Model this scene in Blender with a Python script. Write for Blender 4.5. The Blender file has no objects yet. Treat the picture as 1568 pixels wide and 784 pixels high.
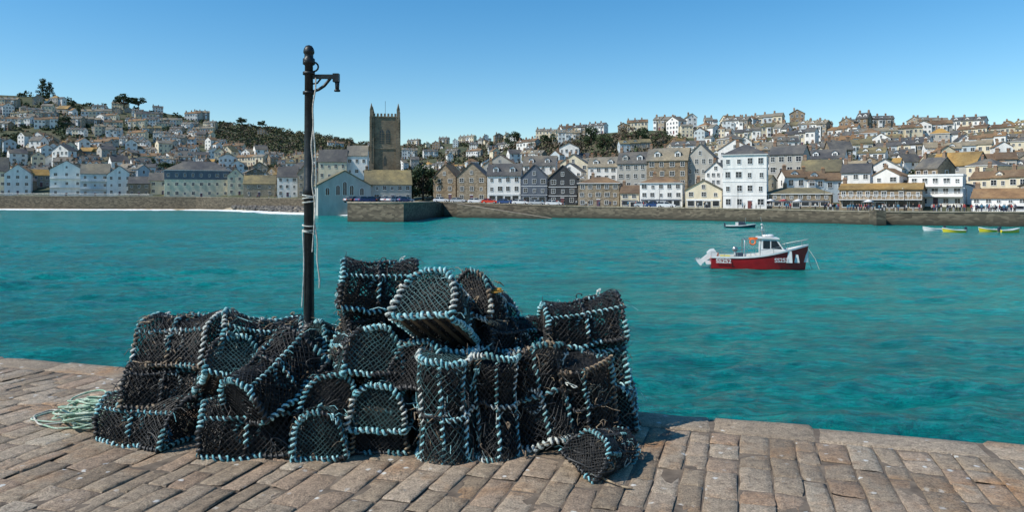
import bpy, math, random
import numpy as np
from mathutils import Matrix, Vector, Euler
random.seed(7); rng=np.random.default_rng(7)
R=math.radians
scene=bpy.context.scene
CAMZ=1.7; WATER=-3.65; F=1120.0
def bear(u): return (u-784.0)/F          # bearing tangent of a surveyed azimuth
def at(u,v,Y): return (bear(u)*Y, Y, CAMZ+(305.0-v)/F*Y)

# ------------------------------------------------------------ materials
MATS={}
def newmat(name):
    m=bpy.data.materials.new(name); m.use_nodes=True
    nt=m.node_tree; b=nt.nodes['Principled BSDF']; MATS[name]=m
    return m,nt,b
def N(nt,t,**k):
    n=nt.nodes.new(t)
    for a,b in k.items():
        if a in ('operation','blend_type','data_type','feature','attribute_name','wave_type','bands_direction'): setattr(n,a,b)
        else: n.inputs[a].default_value=b
    return n
def ramp(nt,stops,fac):
    r=nt.nodes.new('ShaderNodeValToRGB'); e=r.color_ramp.elements
    while len(e)<len(stops): e.new(0.5)
    for i,(p,c) in enumerate(stops):
        e[i].position=p; e[i].color=(c[0],c[1],c[2],1)
    nt.links.new(fac,r.inputs['Fac']); return r.outputs['Color']
def mix(nt,a,b,fac,mode='MIX'):
    n=nt.nodes.new('ShaderNodeMixRGB'); n.blend_type=mode
    for s,x in ((1,a),(2,b),(0,fac)):
        if hasattr(x,'is_linked'): nt.links.new(x,n.inputs[s])
        elif s==0: n.inputs[0].default_value=x
        else: n.inputs[s].default_value=(x[0],x[1],x[2],1)
    return n.outputs[0]
def pos(nt,scale=(1,1,1),obj=False):
    if obj: g=nt.nodes.new('ShaderNodeTexCoord').outputs['Object']
    else: g=nt.nodes.new('ShaderNodeNewGeometry').outputs['Position']
    m=nt.nodes.new('ShaderNodeMapping'); m.inputs['Scale'].default_value=scale
    nt.links.new(g,m.inputs['Vector']); return m.outputs[0]
def noise(nt,vec,s,det=4,rough=0.6):
    n=N(nt,'ShaderNodeTexNoise',Scale=s,Detail=det,Roughness=rough); nt.links.new(vec,n.inputs['Vector']); return n.outputs['Fac']
def bump(nt,b,h,st,dist):
    n=N(nt,'ShaderNodeBump',Strength=st,Distance=dist); nt.links.new(h,n.inputs['Height']); nt.links.new(n.outputs[0],b.inputs['Normal'])
def simple(name,c1,c2,scale=1.0,rough=0.8,metal=0.0,bs=0.0,obj=False,sq=(1,1,1)):
    m,nt,b=newmat(name); p=pos(nt,sq,obj); f=noise(nt,p,scale)
    nt.links.new(ramp(nt,[(0.3,c1),(0.7,c2)],f),b.inputs['Base Color'])
    b.inputs['Roughness'].default_value=rough; b.inputs['Metallic'].default_value=metal
    if bs: bump(nt,b,f,bs,0.02)
    return m
def wallrender(name,c):
    m,nt,b=newmat(name); p=pos(nt,(1,1,.35)); f=noise(nt,p,0.6,6)
    c0=tuple(x*0.76 for x in c)
    nt.links.new(ramp(nt,[(0.3,c0),(0.6,c)],f),b.inputs['Base Color']); b.inputs['Roughness'].default_value=.85
def wallstone(name,ca,cb,cc):
    m,nt,b=newmat(name); p=pos(nt,(1.6,1.6,3.2))
    v=N(nt,'ShaderNodeTexVoronoi',Scale=1.0); nt.links.new(p,v.inputs['Vector'])
    s=nt.nodes.new('ShaderNodeSeparateColor'); nt.links.new(v.outputs['Color'],s.inputs[0])
    c=ramp(nt,[(0,ca),(.5,cb),(1,cc)],s.outputs[0])
    f=noise(nt,pos(nt),.25,5)
    c=mix(nt,c,(.5,.43,.33),ramp(nt,[(.35,(0,0,0)),(.8,(.35,.35,.35))],f))
    nt.links.new(c,b.inputs['Base Color']); b.inputs['Roughness'].default_value=.9
def roofmat(name,c1,c2,c3):
    m,nt,b=newmat(name); f=noise(nt,pos(nt),.3,7,.75)
    c=ramp(nt,[(.3,c1),(.5,c2),(.7,c3)],f)
    g=noise(nt,pos(nt,(1,1,6)),1.5,3)
    c=mix(nt,c,ramp(nt,[(.3,(.6,.6,.6)),(.7,(1,1,1))],g),1.0,'MULTIPLY')
    h=noise(nt,pos(nt),.06,2); c=mix(nt,c,ramp(nt,[(.35,(.55,.56,.6)),(.5,(.9,.88,.84)),(.65,(1.25,1.12,.9))],h),1.0,'MULTIPLY')
    nt.links.new(c,b.inputs['Base Color']); b.inputs['Roughness'].default_value=.8
wallrender('w_white',(.84,.82,.77)); wallrender('w_cream',(.74,.65,.47)); wallrender('w_blue',(.52,.58,.60)); wallrender('w_grey',(.44,.42,.37))
wallrender('w_yellow',(.62,.50,.26)); wallrender('w_black',(.045,.048,.052)); wallrender('w_slateblue',(.12,.14,.17)); wallrender('w_greyblue',(.46,.46,.42))
wallstone('w_stone',(.12,.095,.065),(.22,.175,.12),(.31,.25,.17)); wallstone('w_brown',(.11,.08,.05),(.21,.155,.095),(.29,.215,.135)); wallstone('w_granite',(.19,.16,.12),(.29,.25,.185),(.40,.34,.255))
wallstone('w_tower',(.085,.065,.042),(.14,.105,.067),(.19,.145,.09))
roofmat('r_slate',(.07,.074,.08),(.13,.13,.13),(.22,.205,.175)); roofmat('r_olive',(.12,.11,.07),(.22,.195,.115),(.34,.29,.15))
roofmat('r_brown',(.14,.09,.055),(.24,.155,.09),(.34,.24,.14)); roofmat('r_ochre',(.22,.14,.05),(.37,.24,.08),(.44,.32,.13)); roofmat('r_pale',(.15,.145,.13),(.24,.225,.19),(.36,.325,.26))
simple('trim_white',(.74,.74,.72),(.84,.84,.82),2,.5)
simple('glass',(.010,.013,.018),(.035,.045,.055),.7,.15)
simple('chimney',(.16,.10,.07),(.30,.22,.15),.8,.9); simple('pot',(.38,.17,.08),(.45,.24,.12),3,.8)
simple('door',(.03,.06,.12),(.2,.05,.03),.3,.5)
simple('asphalt',(.10,.10,.098),(.17,.165,.155),.5,.9)
simple('iron',(.008,.011,.012),(.022,.027,.028),14,.45,.3,.3)
simple('net_black',(.006,.007,.008),(.028,.028,.028),20,.5)
simple('net_teal',(.010,.025,.027),(.06,.15,.155),9,.6)
simple('rope_black',(.010,.012,.013),(.04,.04,.04),25,.5)
def ropemat(name,a,b_,c):
    m,nt,b=newmat(name); f=noise(nt,pos(nt),13,5,.8)
    col=ramp(nt,[(.35,a),(.46,b_),(.58,c)],f)
    g=noise(nt,pos(nt),120,3); col=mix(nt,col,ramp(nt,[(.3,(.5,.5,.5)),(.65,(1.08,1.08,1.08))],g),1,'MULTIPLY')
    nt.links.new(col,b.inputs['Base Color']); b.inputs['Roughness'].default_value=.75
    bump(nt,b,g,.6,.004)
ropemat('rope_teal',(.03,.15,.19),(.15,.46,.52),(.50,.76,.76))
ropemat('rope_dark',(.015,.045,.05),(.07,.24,.27),(.28,.50,.50))
ropemat('rope_pale',(.16,.22,.21),(.48,.54,.50),(.76,.77,.70))
ropemat('rope_green',(.16,.32,.22),(.34,.50,.36),(.60,.68,.55)); ropemat('rope_blue',(.02,.15,.42),(.04,.3,.6),(.1,.4,.65))
ropemat('rope_orange',(.4,.16,.02),(.6,.3,.04),(.6,.4,.1)); ropemat('rope_white',(.4,.38,.3),(.55,.52,.44),(.65,.62,.55)); ropemat('rope_brown',(.05,.035,.025),(.18,.13,.09),(.36,.28,.18))
simple('wood',(.06,.045,.03),(.16,.12,.08),6,.8)
simple('hull_red',(.27,.010,.014),(.38,.016,.02),1.2,.28); simple('boat_white',(.62,.62,.6),(.8,.8,.78),1.5,.35); simple('boat_dark',(.02,.03,.05),(.04,.06,.09),2,.4)
simple('boat_yellow',(.6,.5,.02),(.7,.6,.05),2,.4); simple('safety_orange',(.7,.12,.02),(.8,.2,.03),2,.5); simple('metal',(.3,.3,.3),(.5,.5,.5),4,.35,.8)
simple('rubber',(.012,.012,.012),(.03,.03,.03),4,.8)
for n,c in (('paint_red',(.7,.05,.02)),('paint_silver',(.5,.52,.54)),('paint_white',(.8,.8,.8)),('paint_blue',(.03,.07,.2)),('paint_black',(.02,.02,.025)),('cloth_a',(.04,.05,.10)),('cloth_b',(.35,.05,.05)),('cloth_c',(.5,.5,.48)),('cloth_d',(.03,.03,.03)),('cloth_e',(.06,.2,.3)),('skin',(.5,.3,.2)),('hair',(.05,.03,.02))):
    simple(n,tuple(x*.85 for x in c),c,3,.35 if 'paint' in n else .8)
simple('bark',(.03,.022,.015),(.09,.07,.05),3,.9)
for n,c1,c2 in (('leaf_dark',(.014,.03,.012),(.035,.065,.022)),('leaf_mid',(.03,.055,.018),(.07,.105,.035)),('leaf_olive',(.06,.07,.028),(.115,.115,.048)),('leaf_brown',(.07,.055,.035),(.14,.11,.07))):
    simple(n,c1,c2,.5,.8)
simple('rock',(.06,.055,.05),(.22,.20,.17),.8,.9); simple('sand',(.3,.25,.17),(.42,.35,.25),.3,.9); simple('foam',(.7,.73,.73),(.85,.86,.86),2,.6)

m,nt,b=newmat('hillside'); f=noise(nt,pos(nt),.03,8,.75)
c=ramp(nt,[(.35,(.025,.038,.014)),(.5,(.06,.068,.028)),(.62,(.09,.078,.046)),(.75,(.06,.095,.028))],f)
nt.links.new(c,b.inputs['Base Color']); b.inputs['Roughness'].default_value=1
m,nt,b=newmat('seawall_masonry'); p=pos(nt,(.9,.9,2.4)); v=N(nt,'ShaderNodeTexVoronoi',Scale=1.0); nt.links.new(p,v.inputs['Vector'])
s=nt.nodes.new('ShaderNodeSeparateColor'); nt.links.new(v.outputs['Color'],s.inputs[0])
c=ramp(nt,[(0,(.06,.05,.035)),(.5,(.11,.09,.062)),(1,(.18,.15,.105))],s.outputs[0])
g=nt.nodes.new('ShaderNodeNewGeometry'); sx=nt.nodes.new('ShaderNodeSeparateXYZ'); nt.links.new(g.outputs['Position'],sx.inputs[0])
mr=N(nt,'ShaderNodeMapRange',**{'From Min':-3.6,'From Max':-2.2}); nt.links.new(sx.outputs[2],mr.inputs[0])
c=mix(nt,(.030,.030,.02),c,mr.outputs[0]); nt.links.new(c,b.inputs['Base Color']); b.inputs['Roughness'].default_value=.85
# setts
m,nt,b=newmat('quay_setts')
a=nt.nodes.new('ShaderNodeAttribute'); a.attribute_name='rnd'
c=ramp(nt,[(0,(.30,.225,.155)),(.3,(.41,.32,.23)),(.55,(.47,.375,.28)),(.8,(.42,.29,.20)),(1,(.53,.45,.35))],a.outputs['Fac'])
P=pos(nt); f=noise(nt,P,1.1,6,.65)
c=mix(nt,c,(.46,.23,.09),ramp(nt,[(.52,(0,0,0)),(.68,(.8,.8,.8))],f))
f0=noise(nt,P,.7,4,.6); c=mix(nt,c,(.22,.175,.13),ramp(nt,[(.48,(0,0,0)),(.72,(.65,.65,.65))],f0))
f2=noise(nt,P,18,8,.82); c=mix(nt,c,ramp(nt,[(.32,(.36,.32,.28)),(.46,(.93,.92,.90)),(.64,(1.38,1.36,1.3))],f2),1,'MULTIPLY')
f3=noise(nt,P,95,3,.75); c=mix(nt,c,ramp(nt,[(.33,(.42,.42,.42)),(.58,(1.15,1.15,1.15))],f3),1,'MULTIPLY')
v=N(nt,'ShaderNodeTexVoronoi',Scale=9.0); nt.links.new(P,v.inputs['Vector'])
sp=noise(nt,P,2.1,2); ds=noise(nt,P,40,2)
dd=N(nt,'ShaderNodeMath',operation='MULTIPLY_ADD'); nt.links.new(ds,dd.inputs[0]); dd.inputs[1].default_value=.3; nt.links.new(v.outputs['Distance'],dd.inputs[2])
vm=N(nt,'ShaderNodeMath',operation='MULTIPLY'); nt.links.new(ramp(nt,[(.26,(1,1,1)),(.33,(0,0,0))],dd.outputs[0]),vm.inputs[0]); nt.links.new(ramp(nt,[(.46,(0,0,0)),(.56,(1,1,1))],sp),vm.inputs[1])
c=mix(nt,c,(.74,.72,.67),vm.outputs[0])
nt.links.new(c,b.inputs['Base Color']); b.inputs['Roughness'].default_value=.85
hh=N(nt,'ShaderNodeMath',operation='ADD'); nt.links.new(f2,hh.inputs[0]); nt.links.new(f3,hh.inputs[1]); bump(nt,b,hh.outputs[0],.9,.02)
simple('mortar',(.08,.06,.045),(.19,.15,.11),12,1)
# water
m,nt,b=newmat('sea_water')
f=noise(nt,pos(nt,(.012,.05,1)),1,5,.6)
c=ramp(nt,[(.35,(.0,.22,.215)),(.65,(.0,.325,.29))],f)
fm=noise(nt,pos(nt,(.16,.5,1)),1.0,5,.7)
c=mix(nt,c,ramp(nt,[(.36,(.68,.74,.76)),(.5,(1,1,1)),(.64,(1.16,1.14,1.12))],fm),1,'MULTIPLY')  # broad ripple streaks, their light and dark painted into the colour
fr=noise(nt,pos(nt,(1.2,3.2,1)),1.2,5,.7)
c=mix(nt,c,ramp(nt,[(.36,(.52,.6,.64)),(.5,(.95,.95,.95)),(.62,(1.25,1.22,1.2))],fr),1,'MULTIPLY')  # fine ripple shading put into the base colour, besides the bump
nt.links.new(c,b.inputs['Base Color']); b.inputs['Roughness'].default_value=.15; b.inputs['IOR'].default_value=1.30
b.inputs['Specular IOR Level'].default_value=.35
w1=noise(nt,pos(nt,(.5,1.1,1)),1.0,3,.55); w2=noise(nt,pos(nt,(2.2,4.2,1)),1.3,5,.7)
ad=N(nt,'ShaderNodeMath',operation='MULTIPLY_ADD'); nt.links.new(w1,ad.inputs[0]); ad.inputs[1].default_value=1.8; nt.links.new(w2,ad.inputs[2])
bump(nt,b,ad.outputs[0],1.0,.55)

# ------------------------------------------------------------ mesh builder
class MB:
    def __init__(s): s.v=[];s.f=[];s.m=[];s.slots=[];s.T=None;s.smooth=[]
    def mi(s,name):
        if name not in s.slots: s.slots.append(name)
        return s.slots.index(name)
    def add(s,vs,fs,mat,smooth=False):
        o=len(s.v)
        if s.T is not None:
            vs=[tuple(s.T@Vector(p)) for p in vs]
        s.v.extend([tuple(map(float,p)) for p in vs]); k=s.mi(mat)
        for f in fs: s.f.append(tuple(int(i)+o for i in f)); s.m.append(k); s.smooth.append(smooth)
    def box(s,x0,x1,y0,y1,z0,z1,mat):
        s.add([(x0,y0,z0),(x1,y0,z0),(x1,y1,z0),(x0,y1,z0),(x0,y0,z1),(x1,y0,z1),(x1,y1,z1),(x0,y1,z1)],
              [(0,3,2,1),(4,5,6,7),(0,1,5,4),(1,2,6,5),(2,3,7,6),(3,0,4,7)],mat)
    def prism(s,sec,a0,a1,axis,mat):
        n=len(sec)
        if axis=='x': vs=[(a0,p,q) for p,q in sec]+[(a1,p,q) for p,q in sec]
        elif axis=='y': vs=[(p,a0,q) for p,q in sec]+[(p,a1,q) for p,q in sec]
        else: vs=[(p,q,a0) for p,q in sec]+[(p,q,a1) for p,q in sec]
        fs=[tuple(range(n)),tuple(range(2*n-1,n-1,-1))]+[(i,n+i,n+(i+1)%n,(i+1)%n) for i in range(n)]
        s.add(vs,fs,mat)
    def cyl(s,x,y,z0,z1,r0,r1,mat,n=10,smooth=True):
        s.tube([(x,y,z0),(x,y,z1)],[r0,r1],mat,n,True)
    def tube(s,pts,r,mat,n=6,cap=False):
        pts=np.asarray(pts,float); k=len(pts); 
        rr=np.full(k,r) if np.isscalar(r) else np.asarray(r,float)
        fr=frames(pts); an=np.linspace(0,2*math.pi,n,endpoint=False)
        co,si=np.cos(an),np.sin(an)
        vs=pts[:,None,:]+rr[:,None,None]*(fr[1][:,None,:]*co[None,:,None]+fr[2][:,None,:]*si[None,:,None])
        vs=vs.reshape(-1,3)
        fs=[(i*n+j,i*n+(j+1)%n,(i+1)*n+(j+1)%n,(i+1)*n+j) for i in range(k-1) for j in range(n)]
        if cap: fs+= [tuple(range(n-1,-1,-1)),tuple(range((k-1)*n,k*n))]
        s.add(vs,fs,mat,True)
    def mesh(s,name):
        me=bpy.data.meshes.new(name); me.from_pydata(s.v,[],s.f)
        for n in s.slots: me.materials.append(MATS[n])
        me.polygons.foreach_set('material_index',s.m); me.polygons.foreach_set('use_smooth',s.smooth)
        me.update(); return me
def frames(pts):
    t=np.gradient(pts,axis=0); t/=np.linalg.norm(t,axis=1)[:,None]+1e-12
    n=np.zeros_like(t); a=np.array([0,0,1.]) if abs(t[0][2])<.9 else np.array([1.,0,0])
    x=np.cross(t[0],a); x/=np.linalg.norm(x); n[0]=x
    for i in range(1,len(t)):
        x=n[i-1]-t[i]*np.dot(n[i-1],t[i]); n[i]=x/(np.linalg.norm(x)+1e-12)
    return t,n,np.cross(t,n)
def obj(name,me,loc=(0,0,0),rot=(0,0,0),sc=(1,1,1),parent=None):
    o=bpy.data.objects.new(name,me); scene.collection.objects.link(o)
    o.location=loc; o.rotation_euler=rot; o.scale=sc if hasattr(sc,'__len__') else (sc,sc,sc)
    if parent: o.parent=parent
    return o

# ------------------------------------------------------------ camera, light, sky
cam=bpy.data.cameras.new('camera'); co=obj('camera',cam,(0,0,CAMZ),(R(90),0,0)); scene.camera=co
cam.sensor_width=36; cam.lens=F/1568*36; cam.shift_y=-87/1568; cam.clip_end=6000; cam.clip_start=.05
ts=Vector((-1,-.38,1.1)).normalized()
sun=bpy.data.lights.new('sun','SUN'); sun.energy=5.0; sun.angle=R(.5); sun.color=(1,.945,.85)
so=obj('sun',sun,(0,0,50)); so.rotation_euler=(-ts).to_track_quat('-Z','Y').to_euler()
w=bpy.data.worlds.new('World'); scene.world=w; w.use_nodes=True; nt=w.node_tree
sk=nt.nodes.new('ShaderNodeTexSky'); sk.sky_type='NISHITA'; sk.sun_disc=False; sk.sun_elevation=math.asin(ts.z); sk.sun_rotation=math.atan2(ts.x,ts.y)%(2*math.pi)
sk.air_density=1.05; sk.dust_density=.15; sk.ozone_density=2.8
hs=nt.nodes.new('ShaderNodeHueSaturation'); hs.inputs['Saturation'].default_value=1.38; hs.inputs['Hue'].default_value=.495
nt.links.new(sk.outputs[0],hs.inputs['Color']); nt.links.new(hs.outputs[0],nt.nodes['Background'].inputs[0]); nt.nodes['Background'].inputs[1].default_value=.145
scene.view_settings.view_transform='Standard'; scene.view_settings.look='None'; scene.view_settings.exposure=0

# ------------------------------------------------------------ water: chop modelled near the quay, flat beyond
bb=np.linspace(-1.15,1.15,820); yy=np.exp(np.linspace(math.log(11),math.log(230),560))
GY,GB=np.meshgrid(yy,bb,indexing='ij'); GX=GB*GY; GZ=np.zeros_like(GX)
wr=np.random.default_rng(21); dyl=GY*math.log(230/11)/560
for k in range(46):
    lam=math.exp(wr.uniform(math.log(.55),math.log(7))); th=R(-70)+wr.normal(0,.55); kx,ky=math.cos(th)*2*math.pi/lam,math.sin(th)*2*math.pi/lam
    amp=.0062*lam**.85; fade=np.clip((lam/dyl-2.2)/3,0,1)
    s_=np.sin(GX*kx+GY*ky+wr.uniform(0,6.28)+.8*np.sin(GX*wr.uniform(.05,.3)+GY*wr.uniform(.05,.3)+wr.uniform(0,6)))
    GZ+=amp*fade*(1-np.abs(s_))*1.3 if k%3==0 else amp*fade*s_
gust=.75+.35*np.sin(GX*.07+1.3*np.sin(GY*.05))*np.sin(GY*.11+GX*.02)
GZ*=gust; GZ-=GZ.mean()
edge=np.clip((230-GY)/40,0,1); GZ*=edge
WV=np.stack([GX,GY,GZ+WATER],-1).reshape(-1,3)
nr,nc=GX.shape; ii=np.arange((nr-1)*(nc-1)); r_=ii//(nc-1); c_=ii%(nc-1); a0=r_*nc+c_
WF=np.stack([a0,a0+1,a0+nc+1,a0+nc],1)
base=len(WV); ext=[(-2500,-300,WATER-.22),(2500,-300,WATER-.22),(2500,3500,WATER-.22),(-2500,3500,WATER-.22),(-264.4,230,WATER),(264.4,230,WATER),(2900,2600,WATER),(-2900,2600,WATER)]
WV=np.vstack([WV,np.array(ext)]); WF=np.vstack([WF,[[base,base+1,base+2,base+3],[base+4,base+5,base+6,base+7]]])
me=bpy.data.meshes.new('sea_water'); me.vertices.add(len(WV)); me.vertices.foreach_set('co',WV.ravel()); me.loops.add(len(WF)*4); me.loops.foreach_set('vertex_index',WF.ravel().astype(np.int32))
me.polygons.add(len(WF)); me.polygons.foreach_set('loop_start',np.arange(0,len(WF)*4,4,dtype=np.int32)); me.update(calc_edges=True); me.validate()
me.polygons.foreach_set('use_smooth',[True]*len(me.polygons)); me.materials.append(MATS['sea_water']); obj('sea_water',me)

# ------------------------------------------------------------ quay
E=np.array([.954,-.299]); I=np.array([-.299,-.954]); P0=np.array([0,6.15])
def q(a,b_): p=P0+E*a+I*b_; return (p[0],p[1])
mb=MB(); c=[q(-60,.02),q(60,.02),q(60,40),q(-60,40)]
mb.add([(x,y,z) for z in (-8,-.014) for x,y in c],[(4,7,6,5),(0,1,5,4),(1,2,6,5),(2,3,7,6),(3,0,4,7)],'seawall_masonry')
mb.add([(x,y,-.005) for x,y in c],[(3,2,1,0)],'mortar')
obj('quay_wall',mb.mesh('quay_wall'))
V=[];Fc=[];Rn=[]
tt=np.array([-1,-.93,-.4,.4,.93,1])
def stone(a0,a1,b0,b1,edge=.010,rn=None):
    g=.002+random.random()*.005; rn=random.random() if rn is None else rn; zz=random.uniform(-.002,.009); tx=random.uniform(-.006,.006); ty=random.uniform(-.006,.006)
    ca,cb=(a0+a1)/2,(b0+b1)/2; ha,hb=(a1-a0)/2-g,(b1-b0)/2-g; o=len(V)
    sk=random.uniform(-.007,.007)
    for i,s_ in enumerate(tt):
        for j,t_ in enumerate(tt):
            e=(i in(0,5)) or (j in(0,5)); cr=(i in(0,5)) and (j in(0,5))
            z=zz+tx*s_+ty*t_-(edge if e else 0)+(random.uniform(-.005,.005))
            k=.94 if cr else 1
            x,y=q(ca+s_*ha*k+t_*sk+(random.uniform(-.006,.006) if e else 0),cb+t_*hb*k+(random.uniform(-.006,.006) if e else 0)); V.append((x,y,z)); Rn.append(rn)
    for i in range(5):
        for j in range(5): Fc.append((o+i*6+j,o+i*6+j+1,o+(i+1)*6+j+1,o+(i+1)*6+j))
a=-13
while a<12:
    l=random.uniform(.45,1.1); stone(a,a+l,0,.36,.018,random.uniform(.2,.6)); a+=l
a=-13
while a<12:
    wd=random.uniform(.125,.20); b_=.36
    while b_<8:
        l=random.uniform(.2,.5); stone(a,a+wd,b_,b_+l); b_+=l
    a+=wd
me=bpy.data.meshes.new('quay_paving'); me.from_pydata(V,[],[f[::-1] for f in Fc]); me.materials.append(MATS['quay_setts'])
at_=me.attributes.new('rnd','FLOAT','POINT'); at_.data.foreach_set('value',Rn)
me.polygons.foreach_set('use_smooth',[True]*len(me.polygons)); me.update()
obj('quay_paving',me)

# ------------------------------------------------------------ lobster pots
L,Wd,H=.60,.42,.33
def dsec(a): # a 0..pi
    c,s=math.cos(a),math.sin(a)
    return math.copysign(abs(c)**.75,c)*Wd/2, (abs(s)**.8)*H-H/2
def wrap(mb,pts,core,coreR,mats,cordR,pitch,rs):
    pts=np.asarray(pts,float); d=np.r_[0,np.cumsum(np.linalg.norm(np.diff(pts,axis=0),axis=1))]
    mb.tube(pts,coreR,core,6,True)
    n=max(8,int(d[-1]/pitch*8)); s=np.linspace(0,d[-1],n); pp=np.stack([np.interp(s,d,pts[:,i]) for i in range(3)],1)
    t,a,b_=frames(pp); ph=s/pitch*2*math.pi+rs.uniform(0,6)+1.2*np.sin(s*11+rs.uniform(0,6))
    rad=coreR+cordR*.5
    hx=pp+rad*(np.cos(ph)[:,None]*a+np.sin(ph)[:,None]*b_)
    k=0
    while k<n-2:
        e=min(n,k+int(rs.uniform(10,50))); m_=mats[int(rs.integers(len(mats)))]
        if m_: mb.tube(hx[k:e],cordR*rs.uniform(.75,1.2),m_,5)
        k=e-1
def pot(seed,mats,core='rope_black',net='net_black'):
    rs=np.random.default_rng(seed); mb=MB()
    A=np.linspace(0,math.pi,17)
    def hoop(x): 
        ln=rs.normal(0,.012); return [(x+rs.normal(0,.006)+ln*math.sin(a),dsec(a)[0]+rs.normal(0,.006),dsec(a)[1]+rs.normal(0,.006)) for a in A]
    for x in (-L/2,L/2): wrap(mb,hoop(x),core,.0115,mats,.0095,.040,rs)
    wrap(mb,hoop(0),core,.009,mats+['rope_black'],.0072,.05,rs)
    def line(p,q_): 
        k=np.linspace(0,1,12)[:,None]; p=np.array(p);q_=np.array(q_); l=p*(1-k)+q_*k; l[1:-1]+=rs.normal(0,.006,(10,3)); return l
    for sy in (-1,1): wrap(mb,line((-L/2,sy*Wd/2,-H/2),(L/2,sy*Wd/2,-H/2)),core,.0115,mats,.0095,.042,rs)
    for sx in (-1,1): wrap(mb,line((sx*L/2,-Wd/2,-H/2),(sx*L/2,Wd/2,-H/2)),core,.0115,mats,.0095,.042,rs)
    for a in (.8,math.pi/2,math.pi-.8):
        y,z=dsec(a); wrap(mb,line((-L/2,y,z),(L/2,y,z)),core,.009,mats,.0072,.044,rs)
    AA=np.linspace(0,math.pi,60); sec=np.array([dsec(a) for a in AA]); sd=np.r_[0,np.cumsum(np.linalg.norm(np.diff(sec,axis=0),axis=1))]; S=sd[-1]
    for layer,cell,rad,sh in ((0,.040,.0029,.99),(1,.052,.0034,.88),(2,.062,.0036,.74)):
        w1_,w2_=rs.uniform(0,6,2)
        for sg in (-1,1):
            for x0 in np.arange(-L/2-S,L/2+S,cell):
                s=np.linspace(0,S,24); x=x0+sg*s*.95; x=x+rs.normal(0,.004,24)+.010*np.sin(s*17+x*13+w1_)
                ok=(x>-L/2)&(x<L/2)
                if ok.sum()<2: continue
                i=np.where(ok)[0]; y=np.interp(s,sd,sec[:,0])*sh; z=np.interp(s,sd,sec[:,1])*sh
                zz=z-(.022*np.cos(x*math.pi/L*2)*(z>0))*(1 if layer==0 else 2)+.006*np.sin(x*31+s*23+w2_)
                mb.tube(np.stack([x,y,zz],1)[i],rad,net if (layer==0 and rs.random()<.6) else 'net_black',3)
    def plane_net(f,w,h,cell,inside,rad=.003,mat='net_black'):
        for sg in (-1,1):
            for c0 in np.arange(-w-h,w+h,cell):
                k=np.linspace(-h/2,h/2,14); a=c0+sg*k; run=[]
                for ai,ki in zip(a,k):
                    if inside(ai,ki): run.append(f(ai+rs.normal(0,.003)+.006*math.sin(ki*30),ki+rs.normal(0,.003)+.006*math.sin(ai*27)))
                    else:
                        if len(run)>1: mb.tube(run,rad,mat,3)
                        run=[]
                if len(run)>1: mb.tube(run,rad,mat,3)
    def inD(y,z):
        c=min(1,abs(y)/(Wd/2)); a=math.acos(min(1,c**(1/.75))); return abs(y)<Wd/2 and z<dsec(a)[1]
    for x in (-L/2,L/2): plane_net(lambda a,b_,x=x:(x,a,b_),Wd,H,.038,inD,.0030,net)
    plane_net(lambda a,b_:(-L/2+.05+.1*b_,a,b_),Wd,H,.030,inD,.0045)
    plane_net(lambda a,b_:(L/2-.06-.1*b_,a,b_),Wd,H,.030,inD,.0045)
    plane_net(lambda a,b_:(.05+.1*b_,a,b_),Wd,H,.028,inD,.005)
    plane_net(lambda a,b_:(-.15+.2*b_,a,b_),Wd,H,.032,inD,.005)
    plane_net(lambda a,b_:(a,b_,-H/2),L,Wd,.045,lambda a,b_:abs(a)<L/2)
    for k in range(5):
        y=-Wd/2+.04+k*(Wd-.08)/4; mb.box(-L/2,L/2,y-.012,y+.012,-H/2-.006,-H/2+.008,'wood')
    for sy in (-1,1):
        th=np.linspace(0,2*math.pi,15); cx=rs.uniform(-.12,.12)
        ring=[(cx+.075*math.cos(t),sy*.16,.0+.075*math.sin(t)) for t in th]
        wrap(mb,ring,'rope_black',.007,['rope_pale' if seed%2 else 'rope_dark'],.006,.03,rs)
        ring2=[(cx+.06*math.cos(t),sy*.03,.0+.06*math.sin(t)) for t in th]
        for p,q_ in zip(ring,ring2): mb.tube([p,q_],.004,'net_black',3)
        mb.tube(ring2,.006,'net_black',4)
    for k in range(16):
        c=np.array([rs.uniform(-L/2,L/2)*.8,rs.uniform(-Wd/2,Wd/2)*.8,rs.uniform(-.12,.14)]); n=14
        w_=np.cumsum(rs.normal(0,.035,(n,3)),0)*.8+c; w_[:,2]=np.clip(w_[:,2],-H/2,H/2+.01); w_[:,1]=np.clip(w_[:,1],-Wd/2,Wd/2); w_[:,0]=np.clip(w_[:,0],-L/2,L/2)
        kk=np.linspace(0,n-1,n*3); w_=np.stack([np.interp(kk,range(n),w_[:,i]) for i in range(3)],1)
        mb.tube(w_,.005,['net_black','rope_brown','rope_dark','rope_black','rope_pale','rope_brown','net_black'][k%7] ,4)
    for k in range(70):
        a=rs.uniform(0,math.pi); y,z=dsec(a); x=rs.choice([-L/2,0,L/2,rs.uniform(-L/2,L/2)]); d=rs.normal(0,.03,3)
        mb.tube([(x,y,z),(x+d[0],y*1.05+d[1],z+d[2]*.5+.014),(x+d[0]*1.8,y*1.05+d[1]*1.6,z+d[2]-.01)],.003,rs.choice([mats[0],'rope_black','rope_brown']),3)
    v=np.array(mb.v); sx,sy,tw,sg=rs.normal(0,.12),rs.normal(0,.11),rs.normal(0,.28),rs.uniform(0,.035)
    zz=v[:,2]+H/2; x0,y0=v[:,0].copy(),v[:,1].copy()
    v[:,0]+=sx*zz+.012*np.sin(y0*14); v[:,1]+=sy*zz+tw*x0*zz*.8+.01*np.sin(x0*11); v[:,2]-=sg*zz/H*(1-(2*x0/L)**2)+.010*np.sin(x0*9+seed)
    mb.v=[tuple(p) for p in v.tolist()]
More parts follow.
